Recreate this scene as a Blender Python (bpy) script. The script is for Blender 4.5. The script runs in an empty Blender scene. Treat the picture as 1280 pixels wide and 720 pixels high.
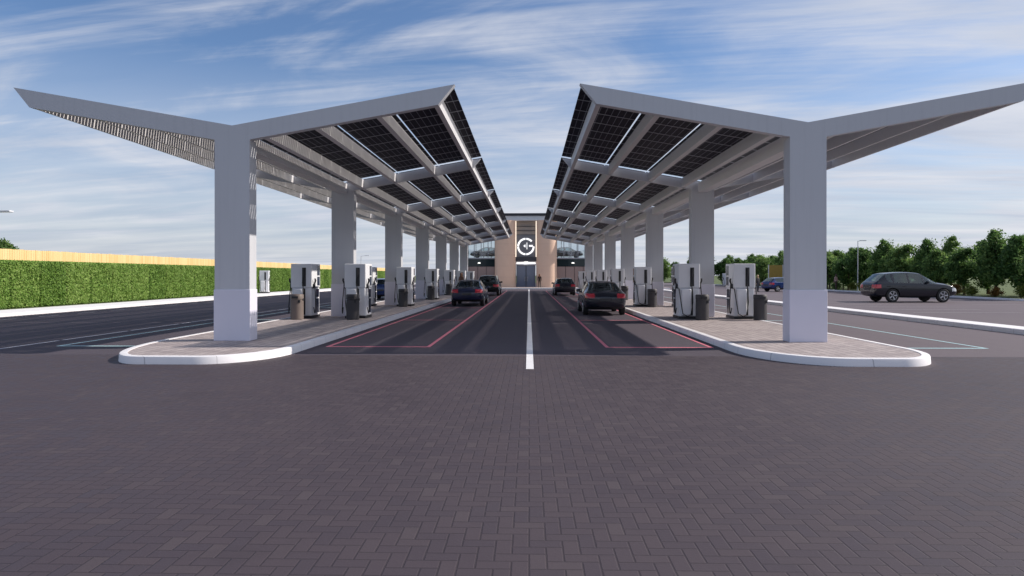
import bpy, bmesh, math, random
import numpy as np
from mathutils import Vector, Matrix, Euler

random.seed(7); np.random.seed(7)
D = bpy.data
SC = bpy.context.scene
COL = SC.collection
PI = math.pi

# ------------------------------------------------------------------ helpers
class MB:
    """collects geometry that becomes ONE mesh object"""
    def __init__(s): s.v = []; s.f = []; s.m = []; s.uv = {}
    def poly(s, pts, mi=0, uv=None):
        n = len(s.v); s.v += [tuple(p) for p in pts]
        s.f.append(list(range(n, n+len(pts)))); s.m.append(mi)
        if uv: s.uv[len(s.f)-1] = uv
    def box(s, x0, x1, y0, y1, z0, z1, mi=0):
        n = len(s.v)
        s.v += [(x0,y0,z0),(x1,y0,z0),(x1,y1,z0),(x0,y1,z0),(x0,y0,z1),(x1,y0,z1),(x1,y1,z1),(x0,y1,z1)]
        for f in ((0,3,2,1),(4,5,6,7),(0,1,5,4),(1,2,6,5),(2,3,7,6),(3,0,4,7)):
            s.f.append([n+i for i in f]); s.m.append(mi)
    def prism(s, pts, axis, a, b, mi=0):
        """polygon of 2D points extruded along axis ('y': pts are x,z; 'z': pts are x,y; 'x': pts are y,z)"""
        def mk(p, t):
            return {'y': (p[0], t, p[1]), 'z': (p[0], p[1], t), 'x': (t, p[0], p[1])}[axis]
        n = len(s.v); k = len(pts)
        s.v += [mk(p, a) for p in pts] + [mk(p, b) for p in pts]
        s.f.append([n+i for i in range(k)]); s.f.append([n+k+i for i in reversed(range(k))]); s.m += [mi, mi]
        for i in range(k):
            j = (i+1) % k
            s.f.append([n+i, n+k+i, n+k+j, n+j]); s.m.append(mi)
    def tube(s, pts, r, seg=8, mi=0, cap=True):
        pts = [Vector(p) for p in pts]
        rs = r if isinstance(r, (list, tuple)) else [r]*len(pts)
        n0 = len(s.v); up = None
        for i, p in enumerate(pts):
            d = (pts[min(i+1, len(pts)-1)] - pts[max(i-1, 0)]).normalized()
            if up is None:
                up = Vector((0,0,1)) if abs(d.z) < .9 else Vector((1,0,0))
            u = d.cross(up).normalized(); w = u.cross(d).normalized(); up = w
            for k in range(seg):
                a = 2*PI*k/seg
                s.v.append(tuple(p + (u*math.cos(a) + w*math.sin(a))*rs[i]))
        for i in range(len(pts)-1):
            for k in range(seg):
                a = n0+i*seg+k; b = n0+i*seg+(k+1) % seg
                s.f.append([a, b, b+seg, a+seg]); s.m.append(mi)
        if cap:
            s.f.append([n0+k for k in reversed(range(seg))]); s.m.append(mi)
            e = n0+(len(pts)-1)*seg
            s.f.append([e+k for k in range(seg)]); s.m.append(mi)
    def lathe(s, prof, seg=20, c=(0,0,0), axis='z', mi=0):
        n0 = len(s.v)
        for (r, h) in prof:
            for k in range(seg):
                a = 2*PI*k/seg; x, y = r*math.cos(a), r*math.sin(a)
                p = (x, y, h) if axis == 'z' else ((h, x, y) if axis == 'x' else (x, h, y))
                s.v.append((p[0]+c[0], p[1]+c[1], p[2]+c[2]))
        for i in range(len(prof)-1):
            for k in range(seg):
                a = n0+i*seg+k; b = n0+i*seg+(k+1) % seg
                s.f.append([a, b, b+seg, a+seg]); s.m.append(mi)
        s.f.append([n0+k for k in range(seg)]); s.m.append(mi)
        e = n0+(len(prof)-1)*seg
        s.f.append([e+k for k in range(seg)]); s.m.append(mi)
    def build(s, name, mats, parent=None, bevel=0, smooth=False, fix=True, segs=2):
        me = D.meshes.new(name)
        me.from_pydata(s.v, [], s.f)
        if not isinstance(mats, (list, tuple)): mats = [mats]
        for m in mats: me.materials.append(m)
        if len(mats) > 1: me.polygons.foreach_set('material_index', s.m)
        if s.uv:
            ul = me.uv_layers.new(name='UVMap')
            for fi, uvs in s.uv.items():
                for li, u in zip(me.polygons[fi].loop_indices, uvs): ul.data[li].uv = u
        if fix and not s.uv:
            bm = bmesh.new(); bm.from_mesh(me); bmesh.ops.recalc_face_normals(bm, faces=bm.faces); bm.to_mesh(me); bm.free()
        me.update()
        o = D.objects.new(name, me); COL.objects.link(o)
        if parent: o.parent = parent
        if smooth:
            for p in me.polygons: p.use_smooth = True
            me.set_sharp_from_angle(angle=math.radians(40))
        if bevel:
            b = o.modifiers.new('bevel', 'BEVEL'); b.width = bevel; b.segments = segs; b.limit_method = 'ANGLE'; b.angle_limit = math.radians(40)
        return o

def tag(o, label=None, cat=None, group=None, kind=None):
    if label: o['label'] = label
    if cat: o['category'] = cat
    if group: o['group'] = group
    if kind: o['kind'] = kind
    return o
def thing(name, label, cat, loc=(0,0,0), rz=0, group=None):
    o = D.objects.new(name, None); COL.objects.link(o)
    o.empty_display_size = .3
    o.location = loc; o.rotation_euler = (0,0,rz)
    return tag(o, label, cat, group)
KIDS = {}
def kids(o): return [c for c in D.objects if c.parent == o]
def copy_tree(o, parent=None):
    c = o.copy(); COL.objects.link(c)
    if parent: c.parent = parent
    for ch in kids(o): copy_tree(ch, c)
    return c
def dup(o, loc, rz=0, label=None, scale=None):
    c = copy_tree(o); c.location = loc; c.rotation_euler = (0,0,rz)
    if label: c['label'] = label
    if scale: c.scale = scale if isinstance(scale, (tuple, list)) else (scale,)*3
    return c
ORD = ['first','second','third','fourth','fifth','sixth','seventh','eighth','ninth','tenth','eleventh','twelfth','thirteenth','fourteenth','fifteenth','sixteenth','seventeenth','eighteenth','nineteenth','twentieth','twenty-first','twenty-second','twenty-third','twenty-fourth','twenty-fifth','twenty-sixth']

# ------------------------------------------------------------------ materials
class NT:
    def __init__(s, name):
        s.mat = D.materials.new(name); s.mat.use_nodes = True
        s.t = s.mat.node_tree; s.b = s.t.nodes['Principled BSDF']; s.out = s.t.nodes['Material Output']
    def n(s, typ, **kw):
        nd = s.t.nodes.new(typ)
        for k, v in kw.items():
            if k == 'ins':
                for a, b in v.items():
                    if hasattr(b, 'is_output') or isinstance(b, bpy.types.NodeSocket): s.t.links.new(b, nd.inputs[a])
                    else: nd.inputs[a].default_value = b
            else: setattr(nd, k, v)
        return nd
    def l(s, a, b): s.t.links.new(a, b)
    def math(s, op, a, b=0.0, c=0.0):
        nd = s.t.nodes.new('ShaderNodeMath'); nd.operation = op
        for i, x in enumerate((a, b, c)):
            if isinstance(x, bpy.types.NodeSocket): s.t.links.new(x, nd.inputs[i])
            else: nd.inputs[i].default_value = x
        return nd.outputs[0]
    def mix(s, f, a, b):
        nd = s.t.nodes.new('ShaderNodeMix'); nd.data_type = 'RGBA'
        for i, x in ((0, f), (6, a), (7, b)):
            if isinstance(x, bpy.types.NodeSocket): s.t.links.new(x, nd.inputs[i])
            else: nd.inputs[i].default_value = x if i == 0 else (tuple(x)+(1,))[:4]
        return nd.outputs[2]
    def set(s, **kw):
        for k, v in kw.items():
            k = k.replace('_', ' ')
            if isinstance(v, bpy.types.NodeSocket): s.t.links.new(v, s.b.inputs[k])
            else: s.b.inputs[k].default_value = v if not isinstance(v, tuple) or len(v) == 4 else v+(1,)
    def noise(s, scale, detail=3, rough=.55, vec=None):
        nd = s.t.nodes.new('ShaderNodeTexNoise'); nd.inputs['Scale'].default_value = scale
        nd.inputs['Detail'].default_value = detail; nd.inputs['Roughness'].default_value = rough
        s.t.links.new(vec if vec else s.pos(), nd.inputs['Vector']); return nd.outputs['Fac']
    def pos(s):
        if not hasattr(s, '_p'): s._p = s.t.nodes.new('ShaderNodeNewGeometry').outputs['Position']
        return s._p
    def obj(s):
        if not hasattr(s, '_o'): s._o = s.t.nodes.new('ShaderNodeTexCoord').outputs['Object']
        return s._o
    def sep(s, v):
        nd = s.t.nodes.new('ShaderNodeSeparateXYZ'); s.t.links.new(v, nd.inputs[0]); return nd.outputs
    def ramp(s, f, stops):
        nd = s.t.nodes.new('ShaderNodeValToRGB'); r = nd.color_ramp
        while len(r.elements) < len(stops): r.elements.new(.5)
        for e, (p, c) in zip(r.elements, stops):
            e.position = p; e.color = tuple(c)+(1,) if len(c) == 3 else c
        s.t.links.new(f, nd.inputs[0]); return nd.outputs[0]
    def bump(s, h, dist=.01, strength=.5):
        nd = s.t.nodes.new('ShaderNodeBump'); nd.inputs['Distance'].default_value = dist; nd.inputs['Strength'].default_value = strength
        s.t.links.new(h, nd.inputs['Height']); s.t.links.new(nd.outputs[0], s.b.inputs['Normal'])

def paint(name, c, rough=.45, metal=0, var=.06, scale=3, spec=.5, coat=0):
    m = NT(name); f = m.noise(scale, 5)
    m.set(Base_Color=m.mix(f, tuple(x*(1-var) for x in c), tuple(min(1, x*(1+var)) for x in c)), Roughness=rough, Metallic=metal)
    m.b.inputs['Specular IOR Level'].default_value = spec
    if coat: m.b.inputs['Coat Weight'].default_value = coat; m.b.inputs['Coat Roughness'].default_value = .05
    return m.mat
def emit(name, c, s):
    m = NT(name); m.set(Base_Color=(.8,.8,.8), Emission_Color=tuple(c), Emission_Strength=s); return m.mat

M = {}
M['steel'] = paint('painted_steel', (.54,.55,.585), .5, var=.04, scale=.8)
def m_steel():
    m = NT('painted_steel_cladding'); p = m.sep(m.obj())
    cv = m.n('ShaderNodeCombineXYZ', ins={0: m.math('MULTIPLY', p[0], 9), 1: m.math('MULTIPLY', p[1], 9), 2: m.math('MULTIPLY', p[2], .35)})
    st = m.noise(1, 5, .6, cv.outputs[0]); a = m.noise(.8, 5)
    c = m.mix(a, (.52,.53,.565), (.56,.57,.605)); c = m.mix(m.ramp(st, [(.5, (0,0,0)), (.8, (.3,.3,.3))]), c, (.40,.41,.44))
    m.set(Base_Color=c, Roughness=m.math('ADD', .4, m.math('MULTIPLY', a, .2))); return m.mat
M['steel'] = m_steel()
M['plinth'] = paint('painted_plinth', (.68,.67,.77), .55, var=.04, scale=1.5)
M['white'] = paint('white_enamel', (.82,.82,.85), .35, var=.03)
M['offwhite'] = paint('off_white_enamel', (.74,.75,.78), .4, var=.03)
M['black'] = paint('black_plastic', (.018,.018,.022), .5, var=.2)
M['rubber'] = paint('rubber', (.02,.02,.02), .75, var=.2)
M['bin'] = paint('dark_bin', (.05,.046,.05), .6, var=.15, scale=6)
M['binbrown'] = paint('brown_bin', (.17,.135,.12), .6, var=.12, scale=6)
M['alloy'] = paint('alloy', (.5,.5,.52), .3, metal=.8)
M['pole'] = paint('galvanised', (.6,.61,.62), .45, metal=.3)
M['dark_glass'] = paint('dark_glass', (.012,.024,.028), .03, var=0, spec=.4)
M['screen'] = paint('dark_screen', (.02,.03,.06), .12, var=0, spec=.7)
M['tail'] = paint('tail_lamp_red', (.55,.03,.05), .18, var=.1, coat=.8)
M['head'] = paint('head_lamp', (.7,.72,.75), .1, var=.05, coat=1)
M['plate'] = paint('plate', (.05,.05,.055), .5)
M['bark'] = paint('bark', (.1,.07,.05), .9, var=.35, scale=12)
M['cream'] = None

# kerb concrete
def m_kerb():
    m = NT('kerb_concrete'); f = m.noise(2.2, 6); g = m.noise(60, 2)
    c = m.mix(f, (.80,.78,.80), (.90,.88,.89)); c = m.mix(m.math('MULTIPLY', g, .12), c, (.4,.38,.38))
    p = m.sep(m.pos())
    j = m.math('LESS_THAN', m.math('FRACT', m.math('DIVIDE', m.math('ADD', p[1], m.math('MULTIPLY', p[0], .6)), .915)), .014)
    c = m.mix(m.math('MULTIPLY', j, .55), c, (.25,.24,.26))
    m.set(Base_Color=c, Roughness=.7); m.bump(g, .004, .4); return m.mat
M['kerb'] = m_kerb()

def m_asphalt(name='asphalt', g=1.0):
    m = NT(name); big = m.noise(.12, 4); fine = m.noise(90, 3); mid = m.noise(2.5, 4)
    c = m.mix(big, (.122,.10,.117), (.165,.135,.15))
    c = m.mix(m.math('MULTIPLY', fine, .5), c, (.10,.082,.096))
    c = m.mix(m.math('MULTIPLY', m.math('GREATER_THAN', mid, .62), .18), c, (.07,.06,.07))
    # faint tyre-worn lengthwise bands
    p = m.sep(m.pos()); cv = m.n('ShaderNodeCombineXYZ', ins={0: p[0], 1: m.math('MULTIPLY', p[1], .03), 2: 0.0})
    band = m.noise(1.6, 3, .5, cv.outputs[0])
    c = m.mix(m.ramp(band, [(.4, (0,0,0)), (.75, (.35,.35,.35))]), c, (.15,.135,.135))
    c = m.mix(1.0-g, c, (.014,.012,.03))  # mixes navy shade tone into the colour for the shaded copy
    m.set(Base_Color=c, Roughness=.82); m.b.inputs['Specular IOR Level'].default_value = .3
    m.bump(fine, .006, .5); return m.mat
M['asphalt'] = m_asphalt(); M['asphalt_shade'] = m_asphalt('shade_tinted_asphalt', .56)  # second one is a darker copy with canopy shade put into its colour

def m_herring():
    m = NT('block_paving'); W = .105
    p = m.sep(m.pos())
    u = m.math('DIVIDE', p[0], W); v = m.math('DIVIDE', p[1], W)
    i = m.math('FLOOR', u); j = m.math('FLOOR', v); fu = m.math('FRACT', u); fv = m.math('FRACT', v)
    k = m.math('FLOORED_MODULO', m.math('SUBTRACT', i, j), 4.0)
    def eq(x): return m.math('COMPARE', k, float(x), .25)
    k1, k2 = eq(1), eq(2)
    horiz = m.math('LESS_THAN', k, 1.5)
    oi = m.math('SUBTRACT', i, k1); oj = m.math('SUBTRACT', j, k2)
    lu = m.math('ADD', fu, k1); lv = m.math('ADD', fv, k2)
    du = m.math('MINIMUM', lu, m.math('SUBTRACT', m.math('ADD', horiz, 1.0), lu))
    dv = m.math('MINIMUM', lv, m.math('SUBTRACT', m.math('SUBTRACT', 2.0, horiz), lv))
    d = m.math('MINIMUM', du, dv)
    wn = m.n('ShaderNodeTexWhiteNoise', noise_dimensions='3D')
    cv = m.n('ShaderNodeCombineXYZ', ins={0: oi, 1: oj, 2: horiz}); m.l(cv.outputs[0], wn.inputs['Vector'])
    r = wn.outputs['Value']
    fine = m.noise(45, 4); big = m.noise(.35, 4)
    c = m.ramp(r, [(0, (.056,.043,.053)), (.5, (.062,.047,.057)), (.9, (.067,.051,.061)), (1, (.078,.062,.070))])
    c = m.mix(m.math('MULTIPLY', fine, .6), c, (.052,.040,.049))
    c = m.mix(m.ramp(big, [(.35, (0,0,0)), (.7, (.45,.45,.45))]), c, (.078,.061,.069))
    st = m.noise(.9, 6, .65); c = m.mix(m.ramp(st, [(.56, (0,0,0)), (.74, (.35,.35,.35))]), c, (.035,.028,.032))
    mort = m.ramp(m.math('ADD', d, m.math('MULTIPLY', m.math('SUBTRACT', m.noise(25, 3), .5), .06)), [(.0, (1,1,1)), (.03, (1,1,1)), (.08, (0,0,0))])
    c = m.mix(m.math('MULTIPLY', mort, .5), c, (.022,.016,.02))
    m.set(Base_Color=c, Roughness=m.math('ADD', .58, m.math('MULTIPLY', r, .22)))
    m.b.inputs['Specular IOR Level'].default_value = .35
    h = m.math('ADD', m.math('ADD', m.math('MULTIPLY', m.math('SUBTRACT', 1.0, mort), 1.0), m.math('MULTIPLY', fine, .5)), m.math('MULTIPLY', r, .35))
    m.bump(h, .006, .4); return m.mat
M['paving'] = m_herring()

def m_islandpave():
    m = NT('island_paving')
    p = m.sep(m.pos()); S = .2
    fx = m.math('FRACT', m.math('DIVIDE', p[0], S)); fy = m.math('FRACT', m.math('DIVIDE', p[1], S))
    ix = m.math('FLOOR', m.math('DIVIDE', p[0], S)); iy = m.math('FLOOR', m.math('DIVIDE', p[1], S))
    wn = m.n('ShaderNodeTexWhiteNoise', noise_dimensions='2D')
    cv = m.n('ShaderNodeCombineXYZ', ins={0: ix, 1: iy, 2: 0.0}); m.l(cv.outputs[0], wn.inputs['Vector'])
    c = m.ramp(wn.outputs['Value'], [(0, (.33,.275,.27)), (1, (.52,.45,.43))])
    d = m.math('MINIMUM', m.math('MINIMUM', fx, m.math('SUBTRACT', 1.0, fx)), m.math('MINIMUM', fy, m.math('SUBTRACT', 1.0, fy)))
    mo = m.math('LESS_THAN', d, .065)
    c = m.mix(m.math('MULTIPLY', m.noise(30, 4), .5), c, (.33,.29,.29))
    c = m.mix(m.math('MULTIPLY', mo, .8), c, (.15,.12,.125))
    m.set(Base_Color=c, Roughness=.75); m.bump(m.math('SUBTRACT', 1.0, mo), .005, .5); return m.mat
M['islandpave'] = m_islandpave()

def m_line(name, c, wear=.35):
    m = NT(name); n = m.noise(14, 5, .7)
    k = m.ramp(n, [(.46, (0,0,0)), (.72, (1,1,1))])
    m.set(Base_Color=m.mix(m.math('MULTIPLY', k, wear), c, (.1,.09,.09)), Roughness=.65); return m.mat
M['redline'] = m_line('red_line_paint', (.70,.20,.26), .25)
M['cyanline'] = m_line('pale_cyan_line_paint', (.48,.72,.76), .2)
M['whiteline'] = m_line('white_line_paint', (.8,.79,.8), .2)
M['oldline'] = m_line('worn_line_paint', (.45,.43,.45), .8)

def m_pv():
    m = NT('solar_cells'); p = m.sep(m.obj())
    ax = m.math('ABSOLUTE', p[0])
    bus = m.math('LESS_THAN', m.math('FRACT', m.math('DIVIDE', ax, .165)), .10)
    n = m.noise(1.1, 2)
    m.set(Base_Color=m.mix(m.math('MULTIPLY', bus, .8), m.mix(n, (.005,.005,.012), (.010,.008,.017)), (.26,.26,.3)), Roughness=.5)
    m.b.inputs['Specular IOR Level'].default_value = .12
    return m.mat
M['pv'] = m_pv()

def m_leaf(name, dark, mid, light, trans=.3):
    m = NT(name)
    r = m.n('ShaderNodeNewGeometry').outputs['Random Per Island']
    big = m.noise(1.3, 2)
    f = m.math('ADD', m.math('MULTIPLY', r, .65), m.math('MULTIPLY', big, .35))
    oi = m.n('ShaderNodeObjectInfo').outputs['Random']
    f = m.math('ADD', f, m.math('MULTIPLY', m.math('SUBTRACT', oi, .5), .3))
    c = m.ramp(f, [(.15, dark), (.5, mid), (.85, light)])
    m.set(Base_Color=c, Roughness=.6); m.b.inputs['Specular IOR Level'].default_value = .3
    tr = m.n('ShaderNodeBsdfTranslucent'); m.l(c, tr.inputs[0])
    mx = m.n('ShaderNodeMixShader', ins={0: trans, 1: m.b.outputs[0], 2: tr.outputs[0]})
    m.l(mx.outputs[0], m.out.inputs['Surface']); return m.mat
M['leaf'] = m_leaf('tree_leaves', (.045,.105,.028), (.12,.22,.06), (.25,.36,.11), .5)
M['leaf2'] = m_leaf('shrub_leaves', (.07,.10,.015), (.14,.17,.03), (.22,.24,.05))
M['leafrust'] = m_leaf('rust_leaves', (.12,.06,.015), (.25,.13,.03), (.35,.2,.05))
M['hedge'] = m_leaf('hedge_leaves', (.075,.16,.022), (.17,.30,.05), (.30,.42,.11), .25)

def m_grass():
    m = NT('grass_ground'); a = m.noise(.25, 5); b = m.noise(18, 4)
    c = m.mix(a, (.06,.10,.02), (.12,.15,.04)); c = m.mix(m.math('MULTIPLY', b, .5), c, (.05,.075,.018))
    m.set(Base_Color=c, Roughness=.9); m.bump(b, .05, .6); return m.mat
M['grass'] = m_grass()

def m_fence():
    m = NT('fence_timber'); p = m.sep(m.pos())
    i = m.math('FLOOR', m.math('DIVIDE', p[1], .16))
    wn = m.n('ShaderNodeTexWhiteNoise', noise_dimensions='1D'); m.l(i, wn.inputs['W'])
    c = m.ramp(wn.outputs['Value'], [(0, (.74,.52,.23)), (1, (.88,.66,.34))])
    cv = m.n('ShaderNodeCombineXYZ', ins={0: m.math('MULTIPLY', p[0], 6), 1: m.math('MULTIPLY', p[1], 14), 2: m.math('MULTIPLY', p[2], 1.2)})
    g = m.noise(3, 5, .6, cv.outputs[0]); c = m.mix(m.math('MULTIPLY', g, .45), c, (.58,.36,.13))
    m.set(Base_Color=c, Roughness=.75); return m.mat
M['fence'] = m_fence()

def m_cream():
    m = NT('cream_cladding'); p = m.sep(m.pos())
    c = m.mix(m.noise(.8, 5), (.76,.52,.38), (.84,.60,.45))
    j = m.math('LESS_THAN', m.math('FRACT', m.math('DIVIDE', p[2], 1.44)), .012)
    c = m.mix(m.math('MULTIPLY', j, .4), c, (.3,.2,.15))
    m.set(Base_Color=c, Roughness=.6); return m.mat
M['cream'] = m_cream()
M['pinkpanel'] = paint('pinkish_panel', (.30,.22,.2), .55, var=.08, scale=1)
M['mullion'] = paint('dark_mullion', (.05,.05,.06), .4)
M['slabgrey'] = paint('slab_grey', (.28,.29,.32), .5)
M['signgrey'] = paint('sign_panel_grey', (.16,.165,.185), .35, var=.05)
M['roofblack'] = paint('roof_black', (.03,.03,.04), .6)
M['fascia'] = paint('pale_fascia', (.66,.68,.72), .5)
M['blind'] = paint('beige_blind', (.36,.32,.29), .7, scale=1)
M['doorglass'] = paint('door_glass', (.13,.16,.24), .08, var=.1, scale=.7, spec=.8)
M['glow'] = emit('lamp_glow', (1,.97,.9), 1.6)
M['warmglow'] = emit('warm_strip', (1,.86,.68), 1.5)
M['signlit'] = emit('lit_letter', (1,1,1), .95)
def m_carglass():
    m = NT('car_glass')
    t = m.n('ShaderNodeBsdfTransparent', ins={0: (.55,.70,.72,1)}); g = m.n('ShaderNodeBsdfGlossy', ins={0: (.9,1,1,1), 1: .02})
    fr = m.n('ShaderNodeFresnel', ins={0: 1.45})
    mx = m.n('ShaderNodeMixShader', ins={0: m.math('ADD', fr.outputs[0], .08), 1: t.outputs[0], 2: g.outputs[0]})
    m.l(mx.outputs[0], m.out.inputs['Surface']); return m.mat
M['carglass'] = m_carglass()
M['seat'] = paint('seat_cloth', (.03,.03,.035), .8)
def m_glass():
    m = NT('clear_glass')
    t = m.n('ShaderNodeBsdfTransparent', ins={0: (.80,.86,.88,1)}); g = m.n('ShaderNodeBsdfGlossy', ins={0: (1,1,1,1), 1: .02})
    fr = m.n('ShaderNodeFresnel', ins={0: 1.5})
    mx = m.n('ShaderNodeMixShader', ins={0: m.math('ADD', fr.outputs[0], .12), 1: t.outputs[0], 2: g.outputs[0]})
    m.l(mx.outputs[0], m.out.inputs['Surface']); return m.mat
M['glass'] = m_glass()

# ------------------------------------------------------------------ camera, light, sky
cam = D.objects.new('camera', D.cameras.new('camera')); COL.objects.link(cam); SC.camera = cam
H = 1.7; F = 840.0; VPX = 661.0
cam.location = (0, 0, H)
cam.rotation_euler = (PI/2, 0, math.atan((VPX-640)/F))
cam.data.sensor_width = 36; cam.data.lens = F/1280*36
cam.data.shift_y = -16/1280
cam.data.clip_start = .05; cam.data.clip_end = 6000

SUN = Vector((9.1, 1.55, 6.2)).normalized()
el = math.asin(SUN.z); az = math.atan2(SUN.x, SUN.y)
sl = D.lights.new('sun', 'SUN'); sl.energy = 5.0; sl.angle = math.radians(.5); sl.color = (1, .92, .83)
so = D.objects.new('sun', sl); COL.objects.link(so); so.rotation_euler = SUN.to_track_quat('Z', 'Y').to_euler(); so.location = (30, 5, 40)

w = D.worlds.new('World'); SC.world = w; w.use_nodes = True
wt = w.node_tree; bg = wt.nodes['Background']
def wn_(typ, **kw):
    n = wt.nodes.new(typ)
    for k, v in kw.items(): setattr(n, k, v)
    return n
def wm(op, a, b=0.0, c=0.0):
    n = wn_('ShaderNodeMath', operation=op)
    for i, x in enumerate((a, b, c)):
        if isinstance(x, bpy.types.NodeSocket): wt.links.new(x, n.inputs[i])
        else: n.inputs[i].default_value = x
    return n.outputs[0]
sky = wn_('ShaderNodeTexSky', sky_type='NISHITA'); sky.sun_disc = False
sky.sun_elevation = el; sky.sun_rotation = az; sky.altitude = 50; sky.air_density = 1.0; sky.dust_density = 1.2; sky.ozone_density = 2.0
tc = wn_('ShaderNodeTexCoord'); sp = wn_('ShaderNodeSeparateXYZ'); wt.links.new(tc.outputs['Generated'], sp.inputs[0])
zc = wm('MAXIMUM', sp.outputs[2], 0.0)
den = wm('ADD', zc, .09)
cx = wm('DIVIDE', sp.outputs[0], den); cy = wm('DIVIDE', sp.outputs[1], den)
def cloud(sx, sy, rot, scale, detail, rough, dist, off):
    ca, sa = math.cos(rot), math.sin(rot)
    a = wm('ADD', wm('MULTIPLY', cx, ca*sx), wm('MULTIPLY', cy, -sa*sx))
    b = wm('ADD', wm('MULTIPLY', cx, sa*sy), wm('MULTIPLY', cy, ca*sy))
    cb = wn_('ShaderNodeCombineXYZ'); wt.links.new(a, cb.inputs[0]); wt.links.new(b, cb.inputs[1]); cb.inputs[2].default_value = off
    n = wn_('ShaderNodeTexNoise'); n.inputs['Scale'].default_value = scale; n.inputs['Detail'].default_value = detail
    n.inputs['Roughness'].default_value = rough; n.inputs['Distortion'].default_value = dist
    wt.links.new(cb.outputs[0], n.inputs['Vector']); return n.outputs['Fac']
c1 = cloud(.55, 1.15, .45, 1.15, 9, .58, .9, 3.1)
c2 = cloud(.5, 1.1, -.3, .8, 5, .5, .3, 8.4)
c3 = cloud(.25, 2.2, .15, 2.6, 8, .65, .5, 1.7)
cov = wm('ADD', wm('ADD', wm('MULTIPLY', c1, .52), wm('MULTIPLY', c2, .40)), wm('MULTIPLY', c3, .27))
cov = wm('ADD', cov, wm('MULTIPLY', sp.outputs[0], .075))
mr = wn_('ShaderNodeMapRange', interpolation_type='SMOOTHSTEP')
wt.links.new(cov, mr.inputs[0]); mr.inputs[1].default_value = .50; mr.inputs[2].default_value = .72; mr.inputs[3].default_value = 0; mr.inputs[4].default_value = .9
# thin veil that thickens toward the horizon
veil = wn_('ShaderNodeMapRange'); wt.links.new(zc, veil.inputs[0]); veil.inputs[1].default_value = 0; veil.inputs[2].default_value = .30; veil.inputs[3].default_value = .84; veil.inputs[4].default_value = .0
fac = wm('SUBTRACT', 1.0, wm('MULTIPLY', wm('SUBTRACT', 1.0, mr.outputs[0]), wm('SUBTRACT', 1.0, veil.outputs[0])))
mx = wn_('ShaderNodeMix', data_type='RGBA'); wt.links.new(fac, mx.inputs[0]); tint = wn_('ShaderNodeMix', data_type='RGBA', blend_type='MULTIPLY'); tint.inputs[0].default_value = 1; wt.links.new(sky.outputs[0], tint.inputs[6]); tint.inputs[7].default_value = (.82, .95, 1.14, 1)
wt.links.new(tint.outputs[2], mx.inputs[6]); cc = wn_('ShaderNodeMix', data_type='RGBA'); wt.links.new(wm('MULTIPLY', wm('SUBTRACT', cloud(.4, 1.4, .1, 1.8, 6, .55, .4, 5.5), .35), 3.0), cc.inputs[0]); cc.clamp_factor = True
cc.inputs[6].default_value = (5.0, 5.4, 6.35, 1); cc.inputs[7].default_value = (6.7, 6.8, 7.3, 1); wt.links.new(cc.outputs[2], mx.inputs[7])
wt.links.new(mx.outputs[2], bg.inputs[0]); bg.inputs[1].default_value = .115
SC.view_settings.view_transform = 'Standard'; SC.view_settings.look = 'None'; SC.view_settings.exposure = 0; SC.view_settings.gamma = 1
SC.cycles.max_bounces = 6; SC.cycles.transparent_max_bounces = 12

# ------------------------------------------------------------------ ground sheets
Y1, BAY, NC = 15.8, 9.48, 7
YE = Y1 + BAY*(NC-1) + .4
def sheet(name, x0, x1, y0, y1, z, mat, thick=0):
    b = MB()
    if thick: b.box(x0, x1, y0, y1, z-thick, z)
    else: b.poly([(x0,y0,z),(x1,y0,z),(x1,y1,z),(x0,y1,z)])
    return tag(b.build(name, mat), kind='structure')
sheet('ground', -1800, 1800, -1500, 2500, -.06, M['grass'])
sheet('road', 6.4, 32.5, 14.2, 150, 0, M['asphalt'])
sheet('road', -21.4, 6.4, 14.2, 150, 0, M['asphalt_shade'])  # lanes and left road, canopy shade painted into the asphalt tone
sheet('block_paving', -60, 60, -45, 14.2, 0, M['paving'])
sheet('right_verge', 32.68, 90, 14.4, 170, .09, M['grass'], .1)
sheet('left_verge', -25.1, -23.8, 18, 150, .08, M['grass'], .1)
def kerbrun(name, x0, x1, y0, y1, h):
    b = MB(); b.box(x0, x1, y0, y1, -.05, h); return tag(b.build(name, M['kerb'], bevel=.02), kind='structure')
kerbrun('verge_kerb', 32.5, 32.68, 14.4, 150, .13)
kerbrun('left_pavement', -23.8, -21.4, 16, 150, .13)
kerbrun('median_strip', 14.1, 14.95, 16.5, 95, .15)
sheet('building_forecourt', -17, 17, 81.5, 89.0, .15, M['islandpave'], .2)
kerbrun('forecourt_kerb', -17, 17, 81.3, 81.5, .152)

# painted markings
def marks(name, rects, mat, z=.004):
    b = MB()
    for (x0,x1,y0,y1) in rects: b.poly([(x0,y0,z),(x1,y0,z),(x1,y1,z),(x0,y1,z)])
    return tag(b.build(name, mat), kind='structure')
marks('centre_line', [(-.05, .09, 12.15, 14.2), (-.05, .09, 14.2, 80)], M['whiteline'])
def bays(xa, xb, name, mat, n0=0, n1=6, wd=.09):
    r = [(xa, xa+wd, Y1, Y1+BAY*6), (xb-wd, xb, Y1, Y1+BAY*6)]
    for k in range(7): r.append((xa+wd, xb-wd, Y1+BAY*k, Y1+BAY*k+wd*1.5) if k < 6 else (xa+wd, xb-wd, Y1+BAY*k-wd, Y1+BAY*k))
    marks(name, r, mat)
bays(-4.82, -2.33, 'left_red_bays', M['redline'])
bays(1.80, 4.33, 'right_red_bays', M['redline'])
bays(-11.32, -9.05, 'left_cyan_bays', M['cyanline'], wd=.08)
bays(8.6, 10.64, 'right_cyan_bays', M['cyanline'], wd=.08)
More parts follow.
